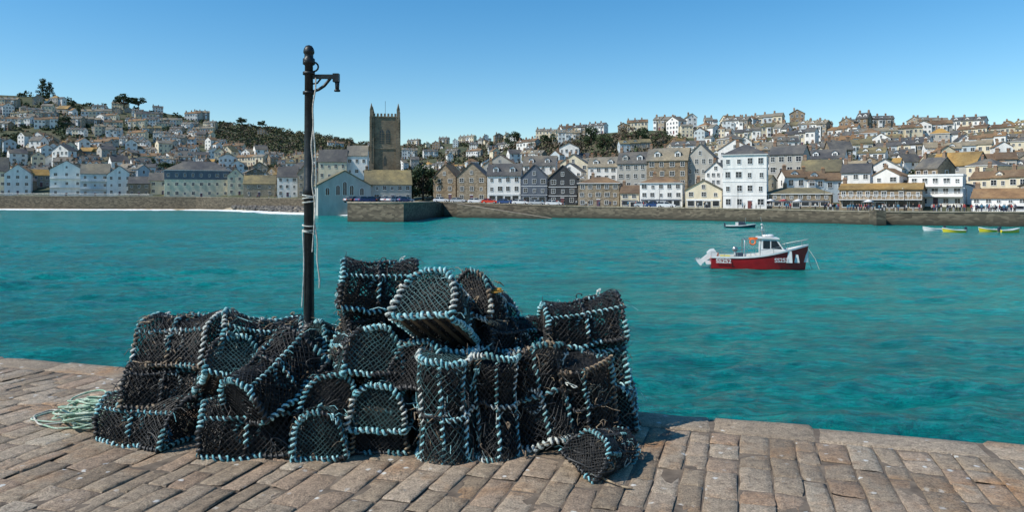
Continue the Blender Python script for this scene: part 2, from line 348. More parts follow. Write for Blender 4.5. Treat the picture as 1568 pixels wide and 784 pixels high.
    return mb.mesh('lobster_pot_mesh%d'%seed)
T_,D_,Pl,Br,K_=('rope_teal','rope_dark','rope_pale','rope_brown','rope_black')
PV=[pot(1,[T_,T_,D_,T_,K_],net='net_teal'),pot(2,[D_,T_,K_,T_]),pot(3,[K_,D_,Br,K_]),pot(4,[T_,Pl,T_,T_],net='net_teal'),pot(5,[Br,Pl,D_,K_]),pot(6,[D_,K_,K_,T_]),pot(7,[T_,D_,K_,T_],net='net_teal'),pot(8,[Pl,T_,D_,Pl])]
pots=[ # u,v,Y,rx,ry,rz,s,variant
(234,642,5.20,0,0,-24,(1.02,1,.88),1),(262,580,5.32,0,3,8,(.90,1,.88),2),(279,517,5.4,4,-3,-9,(.88,1,.92),4),
(390,657,4.98,0,0,3,(.98,1,1),1),(497,662,5.02,0,0,99,(1,.80,.93),6),(594,668,5.17,0,0,90,(1,.88,.88),2),(592,603,5.14,0,-3,86,(1,.92,.9),3),
(680,632,4.83,0,88,-95,(1.08,.90,.85),3),(760,627,4.93,2,84,-80,(1.06,.82,.95),7),(830,612,4.98,0,76,-52,(1.04,.8,.88),4),(884,612,5.12,0,97,-140,(.93,.95,1),2),
(922,698,4.6,28,12,55,.68,5),(932,607,5.6,0,0,82,1,6),(412,574,5.02,-14,-26,60,1.0,1),(352,564,5.2,14,30,122,.86,0),
(394,512,5.35,2,9,24,(.84,1,.86),7),(500,600,5.15,-3,4,104,.90,1),(562,542,5.2,8,14,114,.95,0),(655,556,5.15,0,10,78,.93,5),
(678,472,5.2,-4,30,70,1.06,3),(577,433,5.6,6,5,16,(.92,1,.98),1),(757,468,5.5,16,26,62,.88,4),(779,520,5.4,3,9,38,.92,2),
(888,488,5.5,4,-5,10,(.98,1,.86),1),(893,546,5.52,0,2,3,(1.02,1,.98),6),(583,494,5.62,0,-8,24,.93,2),(518,520,5.7,0,10,48,.75,0),
(432,566,5.5,0,0,10,.8,2),(440,614,5.35,0,0,80,1,2),(545,592,5.6,0,0,10,1,5),(650,600,5.5,0,0,0,1,2),(740,590,5.5,0,0,5,1,2),(836,596,5.5,0,0,15,.93,2),
(392,622,5.45,0,0,0,.9,5),(620,640,5.5,0,0,0,1,2),(740,645,5.4,0,0,0,1,2),(622,542,5.65,0,0,10,1,2),(715,540,5.65,0,0,-10,.95,5),(845,640,5.45,0,0,0,1,2),(500,650,5.5,0,0,0,1,2),(640,494,5.75,0,0,0,.9,2),(740,600,5.2,0,0,90,.9,2),(690,562,5.3,0,0,30,1,2)]
for (u,v,Y,rx,ry,rz,s,k) in pots:
    x,y,z=at(u,v,Y); s=s if hasattr(s,'__len__') else (s,s,s)
    z=max(z,.165*s[2]+.012) if abs(ry)<60 else max(z,.3*s[0]+.02)
    obj('lobster_pot',PV[k],(x,y,z),(R(rx),R(ry),R(rz)),s)
def heap(name,cx,cy,z0,rad,ht,n,mat,r,seed,strands=(),loose=.2):
    rs=np.random.default_rng(seed); mb=MB(); pts=[]; ph=0
    for k in range(n):
        ra=rad*rs.uniform(.25,1)*(1-.35*k/n); ox,oy=rs.normal(0,rad*loose,2); zz=ht*(k/n)*rs.uniform(.3,1)
        ti=rs.uniform(-.35,.35); el=rs.uniform(.5,1.3)
        for j in range(20):
            t=j/20*2*math.pi+ph; wob=1+.18*math.sin(2*t+k*1.7)+.1*math.sin(3*t+k)
            pts.append((cx+ox+ra*wob*math.cos(t)*1.15,cy+oy+ra*wob*math.sin(t)*.8*el,z0+r+max(0,zz+ti*ra*math.sin(t+k))+rs.uniform(0,.004)))
        ph+=.3
    P_=np.array(pts); P_=(P_+np.roll(P_,1,0)+np.roll(P_,-1,0))/3
    mb.tube(P_[2:-2],r,mat,6)
    for st,m_ in strands:
        st=np.array(st); k=np.linspace(0,len(st)-1,len(st)*8); s_=np.stack([np.interp(k,range(len(st)),st[:,i]) for i in range(3)],1)
        for _ in range(4): s_[1:-1]=(s_[:-2]+s_[1:-1]*2+s_[2:])/4
        mb.tube(s_,r*.9,m_,6)
    obj(name,mb.mesh(name))
x,y,_=at(145,635,5.5)
g=lambda u,v: (bear(u)*(1.7*F/(v-305)),1.7*F/(v-305),.014)
heap('rope_coil',x,y,0,.20,.24,40,'rope_green',.0075,3,[([g(110,636),g(80,630),g(50,640),g(60,655),g(100,650),g(140,640)],'rope_white'),([g(120,640),g(90,650),g(60,648),g(45,645),g(75,634),g(140,630)],'rope_green'),([g(130,640),g(160,652),g(190,655),g(150,646),g(120,655)],'rope_white'),([g(160,610),g(180,612),g(200,608)],'rope_green'),([g(60,652),g(85,660),g(120,657),g(165,648)],'rope_green')],.34)
x,y,z=at(254,640,5.0); heap('blue_rope',x,y+.02,.03,.04,.2,7,'rope_blue',.006,5)
x,y,z=at(500,545,5.5); heap('green_rope',x,y,z-.05,.08,.14,14,'rope_green',.008,6)
x,y,z=at(680,487,4.95); heap('orange_rope',x,y,z,.06,.03,5,'rope_orange',.005,8)
x,y,z=at(760,448,5.3); heap('orange_rope',x,y,z,.05,.04,5,'rope_orange',.005,9)
x,y,z=at(918,684,4.55); heap('black_rope_bundle',x,y,z-.12,.13,.17,26,'rope_black',.008,11,[([g(900,722),g(925,738),g(955,750),g(968,752)],'rope_brown')])

# ------------------------------------------------------------ lamp post
mb=MB(); Yl=6.15; lx=bear(473)*Yl; px=1/F*Yl
def lz(v): return CAMZ+(305-v)*px
prof=[(0,.16),(.02,.16),(.03,.13),(.1,.12),(.35,.115),(lz(530),.095),(lz(522),.085),(lz(518),.068),(lz(500),.066),(lz(498),.048),(lz(490),.045),(lz(300),.040),(lz(297),.050),(lz(290),.050),(lz(287),.040),(lz(100),.034),(lz(98),.050),(lz(90),.050),(lz(88),.037),(lz(83),.037),(lz(81),.045),(lz(78),.046),(lz(74),.040),(lz(70),.026),(lz(68.5),.004)]
mb.tube([(0,0,p[0]+i*1e-5) for i,p in enumerate(prof)],[p[1] for p in prof],'iron',16,True)
z1=lz(117)
mb.box(.03,.235,-.013,.013,z1-.018,z1+.018,'iron'); mb.box(.205,.255,-.025,.025,z1-.045,z1+.025,'iron'); mb.cyl(.238,0,z1-.12,z1-.04,.016,.02,'iron',8)
mb.cyl(.238,0,z1-.125,z1-.11,.026,.026,'iron',8)
mb.tube([(.03,0,lz(140)),(.08,0,lz(137)),(.13,0,lz(131)),(.17,0,lz(122)),(.19,0,z1)],.013,'iron',6)
mb.tube([(.03,0,lz(128)),(.07,0,lz(127)),(.10,0,lz(120))],.008,'iron',6)
for v in (96,112,142): mb.tube([(0,0,lz(v)-.012),(0,0,lz(v)+.012)],.05,'iron',14,True)
mb.tube([(.035+.045*math.cos(t),0,lz(102)+.04*math.sin(t)) for t in np.linspace(-1.8,1.8,9)],.008,'iron',5)
obj('lamp_post',mb.mesh('lamp_post'),(lx,Yl,0))
mb=MB(); rs=np.random.default_rng(2)
zz=np.linspace(lz(120),lz(440),50)
mb.tube([(.07-.03*math.sin(i*.09)+.006*math.sin(i*.7),-.05,z) for i,z in enumerate(zz)],.006,'rope_white',6)
mb.tube([(.055+.02*math.sin(i*.13),-.055,z) for i,z in enumerate(np.linspace(lz(200),lz(385),30))],.005,'rope_pale',6)
for v in (300,304,309,345,352,356): 
    mb.tube([(.052*math.cos(t),.052*math.sin(t),lz(v)+.008*math.sin(t+v)) for t in np.linspace(0,6.3,15)],.006,'rope_pale',6)
mb.tube([(-.04+.01*math.sin(i*.2),-.045,z) for i,z in enumerate(np.linspace(lz(355),lz(470),20))],.005,'rope_pale',6)
obj('hanging_rope',mb.mesh('hanging_rope'),(lx,Yl,0))

# ------------------------------------------------------------ terrain
UW=[-1200,0,300,530,668,900,1100,1340,1568,2400]; YW=[420,380,360,300,222,205,180,154,143,125]
VW=[299,300,302,306,310,317,320,325,326,329]
UR=[-1200,0,70,150,230,330,420,520,560,640,740,800,870,920,1000,1250,1450,1568,2400]
VR=[146,146,148,164,170,188,198,213,222,222,217,214,211,204,199,198,201,206,214]
YR=[850,850,860,870,880,900,930,960,980,960,850,650,520,470,440,430,400,380,350]
def tinfo(u):
    W=np.interp(u,UW,YW); z0=CAMZ+W*(305-np.interp(u,UW,VW))/F
    Rr=np.interp(u,UR,YR); eR=(305-np.interp(u,UR,VR))/F; return W,z0,Rr,eR
def tz(X,Y):
    u=784+F*X/Y; W,z0,Rr,eR=tinfo(u); Y0=W+16
    if Y<=Y0: return z0
    e0=(z0-CAMZ)/Y0
    if Y<=Rr: t=(Y-Y0)/(Rr-Y0); return CAMZ+Y*(e0+(eR-e0)*t**.85)
    return CAMZ+Rr*eR-(Y-Rr)*.08
mb=MB(); us=list(range(-1100,2401,20)); nd=52; vs=[];
for u in us:
    W,z0,Rr,eR=tinfo(u)
    Ys=[W,W+16]+list(np.linspace(W+16,Rr,42)[1:])+[Rr+k*60 for k in range(1,10)]
    nd=len(Ys)
    for Y in Ys:
        X=bear(u)*Y; z=tz(X,Y); 
        if Y>W+30: z+=.8*math.sin(X*.05)*math.cos(Y*.06)
        vs.append((X,Y,z))
mb.add(vs,[(i*nd+j,(i+1)*nd+j,(i+1)*nd+j+1,i*nd+j+1) for i in range(len(us)-1) for j in range(nd-1)],'hillside',True)
obj('hillside_terrain',mb.mesh('hillside_terrain'))
mb=MB(); mw=MB(); A=[];B=[]
for u in us:
    W,z0,_,_=tinfo(u); A+= [(bear(u)*W,W,z0+.05),(bear(u)*(W+15),W+15,z0+.05)]
    B+= [(bear(u)*W,W-.02,z0+.06),(bear(u)*W,W-.02,WATER-1)]
mb.add(A,[(2*i,2*i+2,2*i+3,2*i+1) for i in range(len(us)-1)],'asphalt'); obj('promenade_road',mb.mesh('promenade_road'))
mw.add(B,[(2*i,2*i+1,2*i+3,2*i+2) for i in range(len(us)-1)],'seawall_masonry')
for i in range(len(us)-1):
    p,q_=B[2*i],B[2*i+2]; mw.add([(p[0],p[1]-.15,p[2]-.02),(q_[0],q_[1]-.15,q_[2]-.02),(q_[0],q_[1]+.5,q_[2]-.02),(p[0],p[1]+.5,p[2]-.02),(p[0],p[1]-.15,p[2]+.2),(q_[0],q_[1]-.15,q_[2]+.2),(q_[0],q_[1]+.5,q_[2]+.2),(p[0],p[1]+.5,p[2]+.2)],[(0,3,2,1),(4,5,6,7),(0,1,5,4),(2,3,7,6)],'w_granite')
obj('harbour_seawall',mw.mesh('harbour_seawall'))
mb=MB(); x,y,z=at(1345,326,151); mb.box(x-1,x+1,y-1.2,y+2,WATER-1,z+.5,'seawall_masonry'); obj('wall_buttress',mb.mesh('wall_buttress'))
mb=MB(); pc=[(532,176),(618,169),(668,216),(700,236),(600,268),(545,262)]; ply=[(bear(u)*Y,Y) for u,Y in pc]
zt=CAMZ+(305-311)/F*171
n=len(ply); mb.add([(x,y,WATER-1) for x,y in ply]+[(x,y,zt) for x,y in ply],[(i,(i+1)%n,n+(i+1)%n,n+i) for i in range(n)],'seawall_masonry')
mb.add([(x,y,zt+.002) for x,y in ply],[tuple(range(n))],'asphalt')
for i in range(2):
    (x0,y0),(x1,y1)=ply[i],ply[i+1]; mb.tube([(x0,y0,zt+.1),(x1,y1,zt+.1)],.22,'w_granite',4,True)
obj('harbour_pier',mb.mesh('harbour_pier'))
mb=MB()
for (u0,Y0,z0_,u1,Y1,z1_) in ((700,213,.4,845,199,-3.5),):
    X0,X1=bear(u0)*Y0,bear(u1)*Y1
    mb.add([(X0,Y0-2,z0_),(X1,Y1-2,z1_),(X1,Y1+6,z1_),(X0,Y0+8,z0_),(X0,Y0-2,-5),(X1,Y1-2,-5)],[(0,1,2,3)],'w_granite'); mb.add([(X0,Y0-2,z0_),(X1,Y1-2,z1_),(X0,Y0-2,-5),(X1,Y1-2,-5)],[(2,3,1,0)],'seawall_masonry')
obj('slipway',mb.mesh('slipway'))
mb=MB(); us2=range(-200,560,15); A=[]
for u in us2:
    W=np.interp(u,UW,YW); d=min(45,max(0,(u-350)*.5))+5+3*math.sin(u*.03); A+= [(bear(u)*(W+1),W+1,-1.6 if u>350 else -2.9),(bear(u)*(W-d),W-d,WATER-.1)]
mb.add(A,[(2*i,2*i+1,2*i+3,2*i+2) for i in range(len(us2)-1)],'sand'); obj('beach',mb.mesh('beach'))
mb=MB(); 
for k in range(420):
    u=random.uniform(355,545); W=np.interp(u,UW,YW); d=random.random()*min(40,(u-345)*.45); Y=W-d; X=bear(u)*Y; s=random.uniform(.4,1.5); z=WATER+1.8*(1-d/45)
    vv=[(X+s*random.uniform(.6,1.3)*math.cos(t)*cl,Y+s*math.sin(t)*cl,z+hz*s*random.uniform(.7,1.1)) for cl,hz in ((1,-.5),(.9,.3),(.4,.7)) for t in np.linspace(0,2*math.pi,7)[:-1]]
    mb.add(vv,[(r*6+j,r*6+(j+1)%6,(r+1)*6+(j+1)%6,(r+1)*6+j) for r in range(2) for j in range(6)]+[tuple(range(12,18))],'rock')
obj('shore_rocks',mb.mesh('shore_rocks'))
mb=MB()
for k in range(560):
    u=random.uniform(-200,540); W=np.interp(u,UW,YW); d=min(45,max(0,(u-350)*.5))+6; Y=W-d-random.uniform(-1,8)*(1 if random.random()<.8 else 1.8); X=bear(u)*Y; l=random.uniform(1,7); 
    if 225<u<290 and random.random()<.7: continue
    mb.add([(X-l,Y,WATER+.03),(X,Y-.6,WATER+.05),(X+l,Y+.2,WATER+.03),(X+.3,Y+.9,WATER+.45)],[(0,1,2,3)],'foam')
obj('surf_foam',mb.mesh('surf_foam'))
mb=MB()
for u in np.arange(-40,235,1.6):
    W,z0,_,_=tinfo(u); x=bear(u)*W; mb.box(x-.06,x+.06,W+.2,W+.32,z0+.3,z0+1.5,'metal')
for hz in (1.0,1.5):
    pts=[(bear(u)*tinfo(u)[0],tinfo(u)[0]+.26,tinfo(u)[1]+hz) for u in range(-40,236,10)]; mb.tube(pts,.05,'metal',4)
obj('promenade_railing',mb.mesh('promenade_railing'))

# ------------------------------------------------------------ houses
def window(mb,face,a,z,ww,wh,off,bars=True):
    def bx(a0,a1,p,z0,z1,m_):
        if face=='f': mb.box(a0,a1,off-p,off,z0,z1,m_)
        elif face=='l': mb.box(off-p,off,a0,a1,z0,z1,m_)
        else: mb.box(off,off+p,a0,a1,z0,z1,m_)
    t=.06
    bx(a-ww/2,a+ww/2,.05,z,z+wh,'glass')
    bx(a-ww/2-t,a-ww/2+.02,.09,z-t,z+wh+t,'trim_white'); bx(a+ww/2-.02,a+ww/2+t,.09,z-t,z+wh+t,'trim_white')
    bx(a-ww/2+.02,a+ww/2-.02,.085,z+wh-.02,z+wh+t,'trim_white'); bx(a-ww/2+.02,a+ww/2-.02,.13,z-t-.04,z+.02,'trim_white')
    if bars:
        bx(a-.025,a+.025,.075,z+.02,z+wh-.02,'trim_white')
        bx(a-ww/2+.02,a-.025,.07,z+wh*.5-.02,z+wh*.5+.02,'trim_white'); bx(a+.025,a+ww/2-.02,.07,z+wh*.5-.02,z+wh*.5+.02,'trim_white')
def roof_gable(mb,x0,x1,y0,y1,h,rh,ax,roof,wall,o=.35,th=.2):
    if ax=='x': p0,p1,a0,a1=y0,y1,x0,x1
    else: p0,p1,a0,a1=x0,x1,y0,y1
    mid=(p0+p1)/2; sl=rh/(mid-p0)
    mb.prism([(p0+.01,h),(p1-.01,h),(mid,h+rh-.02)],a0+.003,a1-.003,ax,wall)
    mb.prism([(p0-o,h-o*sl),(mid,h+rh),(p1+o,h-o*sl),(p1+o,h-o*sl+th),(mid,h+rh+th),(p0-o,h-o*sl+th)],a0-.25,a1+.25,ax,roof)
def roof_hip(mb,x0,x1,y0,y1,h,rh,roof,o=.35):
    x0-=o;x1+=o;y0-=o;y1+=o; w,d=x1-x0,y1-y0
    if w>=d: r=[(x0+d*.5,(y0+y1)/2),(x1-d*.5,(y0+y1)/2)]
    else: r=[((x0+x1)/2,y0+w*.5),((x0+x1)/2,y1-w*.5)]
    mb.box(x0,x1,y0,y1,h-.15,h,'trim_white')
    vs=[(x0,y0,h+.003),(x1,y0,h+.003),(x1,y1,h+.003),(x0,y1,h+.003),(r[0][0],r[0][1],h+rh),(r[1][0],r[1][1],h+rh)]
    if w>=d: fs=[(0,1,5,4),(1,2,5),(2,3,4,5),(3,0,4)]
    else: fs=[(0,1,4),(1,2,5,4),(2,3,5),(3,0,4,5)]
    mb.add(vs,fs,roof)
def chimney(mb,x,y,z0,z1):
    mb.box(x-.45,x+.45,y-.35,y+.35,z0,z1,'chimney'); mb.box(x-.52,x+.52,y-.42,y+.42,z1,z1+.15,'chimney')
    for k in (-.28,0,.28): mb.cyl(x+k,y,z1+.15,z1+.55,.11,.09,'pot',6)
def house(mb,x0,w,d,h,rh,rt,st,cols,wall,roof,chim=1,shop=False,gwall=None,dorm=0,balc=False,y0=0.,band=None,upper=None):
    x1=x0+w; cx=x0+w/2; sh=h/st
    mb.box(x0,x1,y0,y0+d,-6,h,wall)
    if upper: mb.box(x0-.06,x1+.06,y0-.06,y0+d-.1,sh*(st-1)-.1,h-.01,upper)
    f=y0-(.06 if upper else 0)
    if rt=='x': roof_gable(mb,x0,x1,y0,y0+d,h,rh,'x',roof,wall)
    elif rt=='y': roof_gable(mb,x0,x1,y0,y0+d,h,rh,'y',roof,gwall or wall)
    elif rt=='hip': roof_hip(mb,x0,x1,y0,y0+d,h,rh,roof)
    else:
        mb.box(x0-.15,x1+.15,y0-.15,y0+d+.15,h,h+.45,'trim_white')
    ww=min(1.2,.48*w/cols); wh=min(1.5,sh*.48)
    for s in range(st):
        z=s*sh+sh*.3
        if s==0 and shop:
            mb.box(x0+.3,x1-.3,y0-.12,y0,sh*.82,sh*1.0,'w_slateblue' if random.random()<.5 else 'trim_white')
            n=max(2,int(w/2.2)); 
            for k in range(n):
                a=x0+.4+(k+.5)*(w-.8)/n; window(mb,'f',a,.5 if k!=n//2 else .1,(w-.8)/n*.8,sh*.62 if k!=n//2 else sh*.7,y0,False)
            continue
        for c_ in range(cols):
            a=x0+(c_+.5)*w/cols+random.uniform(-.12,.12)
            if s==0 and c_==cols//2 and not shop:
                mb.box(a-.5,a+.5,y0-.06,y0,0,2.1,'door'); mb.box(a-.62,a+.62,y0-.10,y0,2.1,2.3,'trim_white'); continue
            k=random.choice([1,1,1,.75,1.25])
            window(mb,'f',a,z,min(ww*k,.8*w/cols),wh*(1 if k>=1 else .8),f)
        for side,ox in (('l',x0),('r',x1)):
            if upper and s==st-1: ox+= -.06 if side=='l' else .06
            nc=max(1,int(d/4))
            for c_ in range(nc): window(mb,side,y0+(c_+.5)*d/nc,z,min(1.1,ww),wh,ox,False)
    if rt=='y' and rh>2: window(mb,'f',cx,h+rh*.15,.9,min(1.2,rh*.4),y0)
    if band:
        for s in range(1,st): mb.box(x0-.05,x1+.05,y0-.08,y0,s*sh-.08,s*sh+.08,'trim_white')
    if balc:
        for s in range(1,st):
            mb.box(x0,x1,y0-1.3,y0,s*sh-.12,s*sh+.03,'trim_white')
            for k in range(int(w/.9)+1):
                a=x0+k*(w-.06)/int(w/.9); mb.box(a,a+.06,y0-1.3,y0-1.24,s*sh+.03,s*sh+1.0,'trim_white')
            mb.box(x0,x1,y0-1.31,y0-1.23,s*sh+1.0,s*sh+1.08,'trim_white')
    for k in range(dorm):
        a=x0+(k+.5)*w/dorm; dw=.9; yf=y0+d*.12; zb=h+rh*.15; zt_=h+rh*.62
        mb.box(a-dw,a+dw,yf,y0+d*.5,zb-.6,zt_,'trim_white' if random.random()<.6 else wall); roof_gable(mb,a-dw,a+dw,yf,y0+d*.5,zt_,.6,'y',roof,'trim_white',.15,.1)
        window(mb,'f',a,zb+.15,1.1,max(.5,zt_-zb-.35),yf)
    if rt=='x':
        for k in range(chim):
            chimney(mb,(x0+.6) if k==0 else (x1-.6),y0+d/2,h+rh*.5,h+rh+1.1)
    elif rt in('y','hip') and chim: chimney(mb,x0+w*.3,y0+d*.6,h,h+rh+.9)
walls=['w_white','w_white','w_white','w_cream','w_stone','w_granite','w_grey','w_white','w_cream','w_cream','w_brown','w_blue']; roofs=['r_slate','r_slate','r_pale','r_pale','r_slate','r_pale','r_brown','r_olive','r_slate','r_brown','r_ochre']
terr=[];det=[]
for k in range(20):
    random.seed(100+k); mb=MB(); n=random.choice([2,3,3,4]); uw=random.uniform(4.4,5.6); wl=random.choice(walls); rf=random.choice(roofs[:8]); x=-n*uw/2; hh=random.uniform(5.8,7.2); st3=random.random()<.3; hh+=2.2*st3; stp=random.uniform(-.6,.6)
    for i in range(n):
        house(mb,x,uw,6.8,hh+stp*i+.01*i,1.9,'x',3 if st3 else 2,2,wl if random.random()<.5 else random.choice(walls),rf,1,False,None,random.choice([0,1,1]))
        if random.random()<.5:
            hz=hh*.86+stp*i; mb.box(x+.4,x+2.4,-.9,0,-4,hz,'trim_white' if random.random()<.5 else wl)
            for s in (0,1): window(mb,'f',x+1.4,.9+s*hh/2,1.4,1.3,-.9)
            roof_hip(mb,x+.4,x+2.4,-.9,.2,hz,.5,rf,.1)
        x+=uw
    terr.append(mb.mesh('terrace_mesh%d'%k))
for k in range(34):
    random.seed(300+k); mb=MB(); w_=random.uniform(5,10); st=random.choice([2,2,3,3]); rt=random.choice(['x','x','y','hip','y','y'])
    house(mb,-w_/2,w_,random.uniform(6,8),st*random.uniform(2.5,2.9),random.uniform(1.7,2.8),rt,st,random.choice([2,3]) if w_<8.5 else 4,random.choice(walls),random.choice(roofs),random.choice([1,2]),False,None,random.choice([0,0,2]) if rt=='x' else 0)
    if random.random()<.6:
        house(mb,w_/2+.01,random.uniform(3,5),6,random.uniform(3,5),1.6,random.choice(['x','y']),1,1,random.choice(walls),random.choice(roofs),0,y0=random.uniform(-1,2))
    det.append(mb.mesh('house_mesh%d'%k))
random.seed(11)
def put(me,name,X,Y,yaw,s,dz=0): return obj(name,me,(X,Y,tz(X,Y)+dz),(0,0,yaw),s)
def region(u0,u1,t0,t1,rows,sp,sc,pt,prob,skip=None):
    for r in range(rows):
        t=t0+(t1-t0)*r/max(1,rows-1); u=u0+random.uniform(0,15)
        while u<u1:
            W,_,Rr,_=tinfo(u); tt_=t+random.uniform(-.035,.035)*(t<.98); Y=(W+22)+(Rr-W-22)*tt_; X=bear(u)*Y
            isT=random.random()<pt; yaw=-math.atan(bear(u))+R(random.uniform(-50,20)); s=sc*random.uniform(.82,1.15)
            if random.random()<prob and not (skip and skip(u,t)):
                if isT: put(random.choice(terr),'terraced_houses',X,Y,yaw*.7,s)
                else: put(random.choice(det),'house',X,Y,yaw,(s,s,s*random.uniform(.85,1.2)))
            u+=(sp*(1.85 if isT else 1.0)*s)*F/Y*random.uniform(.85,1.2)
wood_r=lambda u,t: (u<1010 and .36<t<.93 and random.random()<.93) or (u<1120 and .62<t<.85 and random.random()<.6)
region(865,2100,.08,1.0,11,9.3,.95,.45,.87,wood_r)
region(690,900,.05,.40,6,9.0,.95,.3,.85)
region(560,880,.5,1.0,6,11,1.0,.5,.55)
wl=lambda u,t: (u>335 and t>.5 and random.random()<.93) or (t>.86 and random.random()<.5) or (u<130 and .45<t<.58 and random.random()<.7)
region(-500,560,.03,.42,9,11.5,1.2,.3,.87,wl)
region(-500,570,.46,1.0,11,10.5,1.15,.7,.78,wl)

def bld(name,u0,u1,vt,Y,wall,roof,rt,st,cols,rf=.28,d=9,yaw=-6,shop=False,chim=1,**k):
    w_=(u1-u0)/F*Y; X=bear((u0+u1)/2)*Y; zb=tz(X,Y); tot=CAMZ+(305-vt)/F*Y-zb; rh=tot*rf; h=tot-rh
    mb=MB(); house(mb,-w_/2,w_,d,h,rh,rt,st,cols,wall,roof,chim,shop,**k)
    return obj(name,mb.mesh(name),(X,Y,zb),(0,0,-math.atan(bear((u0+u1)/2))+R(yaw)))
bld('cream_house',-30,8,240,396,'w_cream','r_slate','x',3,3,.35)
bld('white_house',10,44,252,398,'w_white','r_pale','y',3,3,.3)
bld('glazed_house',80,124,246,388,'w_white','r_slate','y',3,3,.25,balc=True)
bld('harbour_house',126,165,250,386,'w_blue','r_pale','x',3,3,.3,balc=True)
bld('harbour_house',166,200,254,388,'w_white','r_slate','y',3,3,.3)
bld('stone_cottage',198,228,270,384,'w_stone','r_slate','x',2,3,.35)
bld('stone_cottage',229,256,264,388,'w_cream','r_pale','x',2,2,.35)
bld('harbour_hotel',256,348,246,370,'w_cream','r_slate','hip',3,8,.26,d=16,upper='w_slateblue')
bld('harbour_hotel_annexe',349,372,258,372,'w_cream','r_pale','y',3,2,.26)
bld('stone_house',374,420,268,360,'w_granite','r_olive','x',2,3,.4)
bld('cream_house',488,530,228,330,'w_cream','r_slate','x',4,4,.25)
bld('cream_house',531,562,222,334,'w_white','r_pale','x',4,3,.2)
bld('white_house',425,455,254,350,'w_white','r_slate','x',3,3,.35)
bld('stone_house',456,486,246,346,'w_granite','r_brown','y',3,3,.35)
bld('long_hall',560,630,260,243,'w_grey','r_olive','x',2,6,.45,d=10,yaw=3)
Yh=238; w_=80/F*Yh; X=bear(528)*Yh; zb=tz(X,Yh); tot=CAMZ+(305-262)/F*Yh-zb; h=tot*.5; mb=MB()
mb.box(-w_/2,w_/2,0,18,-6,h,'w_greyblue'); roof_gable(mb,-w_/2,w_/2,0,18,h,tot*.5,'y','r_olive','w_greyblue',.5,.35)
for a,hz in ((-5.5,1.8),(-2.2,2.6),(0,3.8),(2.2,2.6),(5.5,1.8)):
    z=h*.34; sec=lambda g,e: [(a-g,z-e),(a+g,z-e),(a+g,z+hz)]+[(a+g*math.cos(t),z+hz+g*math.sin(t)) for t in (.6,1.2,1.57,1.94,2.54)]+[(a-g,z+hz)]
    mb.prism(sec(.75,.12),-.06,0,'y','trim_white'); mb.prism(sec(.6,0),-.09,-.061,'y','glass'); mb.box(a-.04,a+.04,-.12,-.091,z,z+hz+.5,'trim_white')
obj('stone_hall',mb.mesh('stone_hall'),(X,Yh,zb),(0,0,-math.atan(bear(528))+R(8)))
bld('stone_gable_house',662,699,252,250,'w_brown','r_brown','y',3,2,.35,yaw=-22)
bld('stone_gable_house',699,745,249,244,'w_stone','r_slate','y',3,3,.35,yaw=-14)
bld('white_shop',746,797,250,236,'w_white','r_slate','x',3,4,.3,shop=True,dorm=2)
bld('slate_gable_house',798,838,252,230,'w_slateblue','r_slate','y',3,3,.32,shop=True,band=True)
bld('black_gable_house',840,883,253,226,'w_black','r_slate','y',3,3,.32,band=True)
bld('stone_inn',885,948,270,218,'w_stone','r_brown','hip',3,5,.22,yaw=-8)
bld('small_shop',950,978,284,212,'w_cream','r_brown','x',2,2,.35,shop=True)
bld('harbour_shop',980,1044,270,206,'w_white','r_brown','hip',3,5,.2,shop=True)
bld('cream_shop',1050,1104,276,198,'w_cream','r_olive','y',2,3,.35,shop=True)
bld('white_harbour_house',1108,1172,219,190,'w_white','r_slate','hip',4,4,.17,d=10,yaw=-4,band=True)
bld('slate_house',1178,1228,222,215,'w_grey','r_slate','x',4,4,.18,yaw=-14)
bld('harbour_restaurant',1170,1268,287,186,'w_stone','r_olive','hip',2,8,.3,shop=True,d=8)
bld('granite_house',1228,1284,244,205,'w_granite','r_olive','x',3,4,.3)
bld('white_house',1290,1330,250,196,'w_white','r_slate','x',3,3,.25)
bld('white_house',1331,1378,243,200,'w_white','r_pale','y',3,3,.25)
bld('wharf_restaurant',1290,1404,281,172,'w_brown','r_ochre','x',2,10,.22,shop=True,balc=True,d=9)
bld('balcony_house',1396,1468,267,174,'w_white','r_slate','flat',3,5,.05,balc=True)
bld('gable_house',1462,1500,282,176,'w_white','r_slate','y',3,2,.3)
bld('lifeboat_shop',1494,1566,289,160,'w_white','r_brown','x',2,5,.4,shop=True)
bld('ochre_roof_house',1425,1490,233,215,'w_grey','r_ochre','x',3,4,.35,yaw=-25)
bld('stone_house',1515,1600,255,185,'w_granite','r_olive','x',3,5,.35)
bld('gable_house',1568,1640,268,160,'w_stone','r_slate','y',3,4,.3)
bld('slate_house',1640,1760,262,156,'w_white','r_slate','x',3,7,.3)
for u0,u1,vt,Y,wl_,rf_,rt_ in ((945,990,232,232,'w_grey','r_slate','x'),(990,1052,226,228,'w_brown','r_pale','x'),(1052,1092,220,226,'w_grey','r_slate','y'),(1080,1112,248,214,'w_white','r_slate','y'),(900,945,240,245,'w_white','r_pale','x'),(855,900,236,262,'w_cream','r_slate','y'),(1235,1290,228,240,'w_white','r_slate','x'),(1100,1150,213,262,'w_white','r_brown','y'),(800,850,238,270,'w_white','r_slate','x'),(740,790,236,285,'w_grey','r_brown','y')):
    bld('town_house',u0,u1,vt,Y,wl_,rf_,rt_,4,4,.25,yaw=-10,dorm=2 if rt_=='x' else 0)

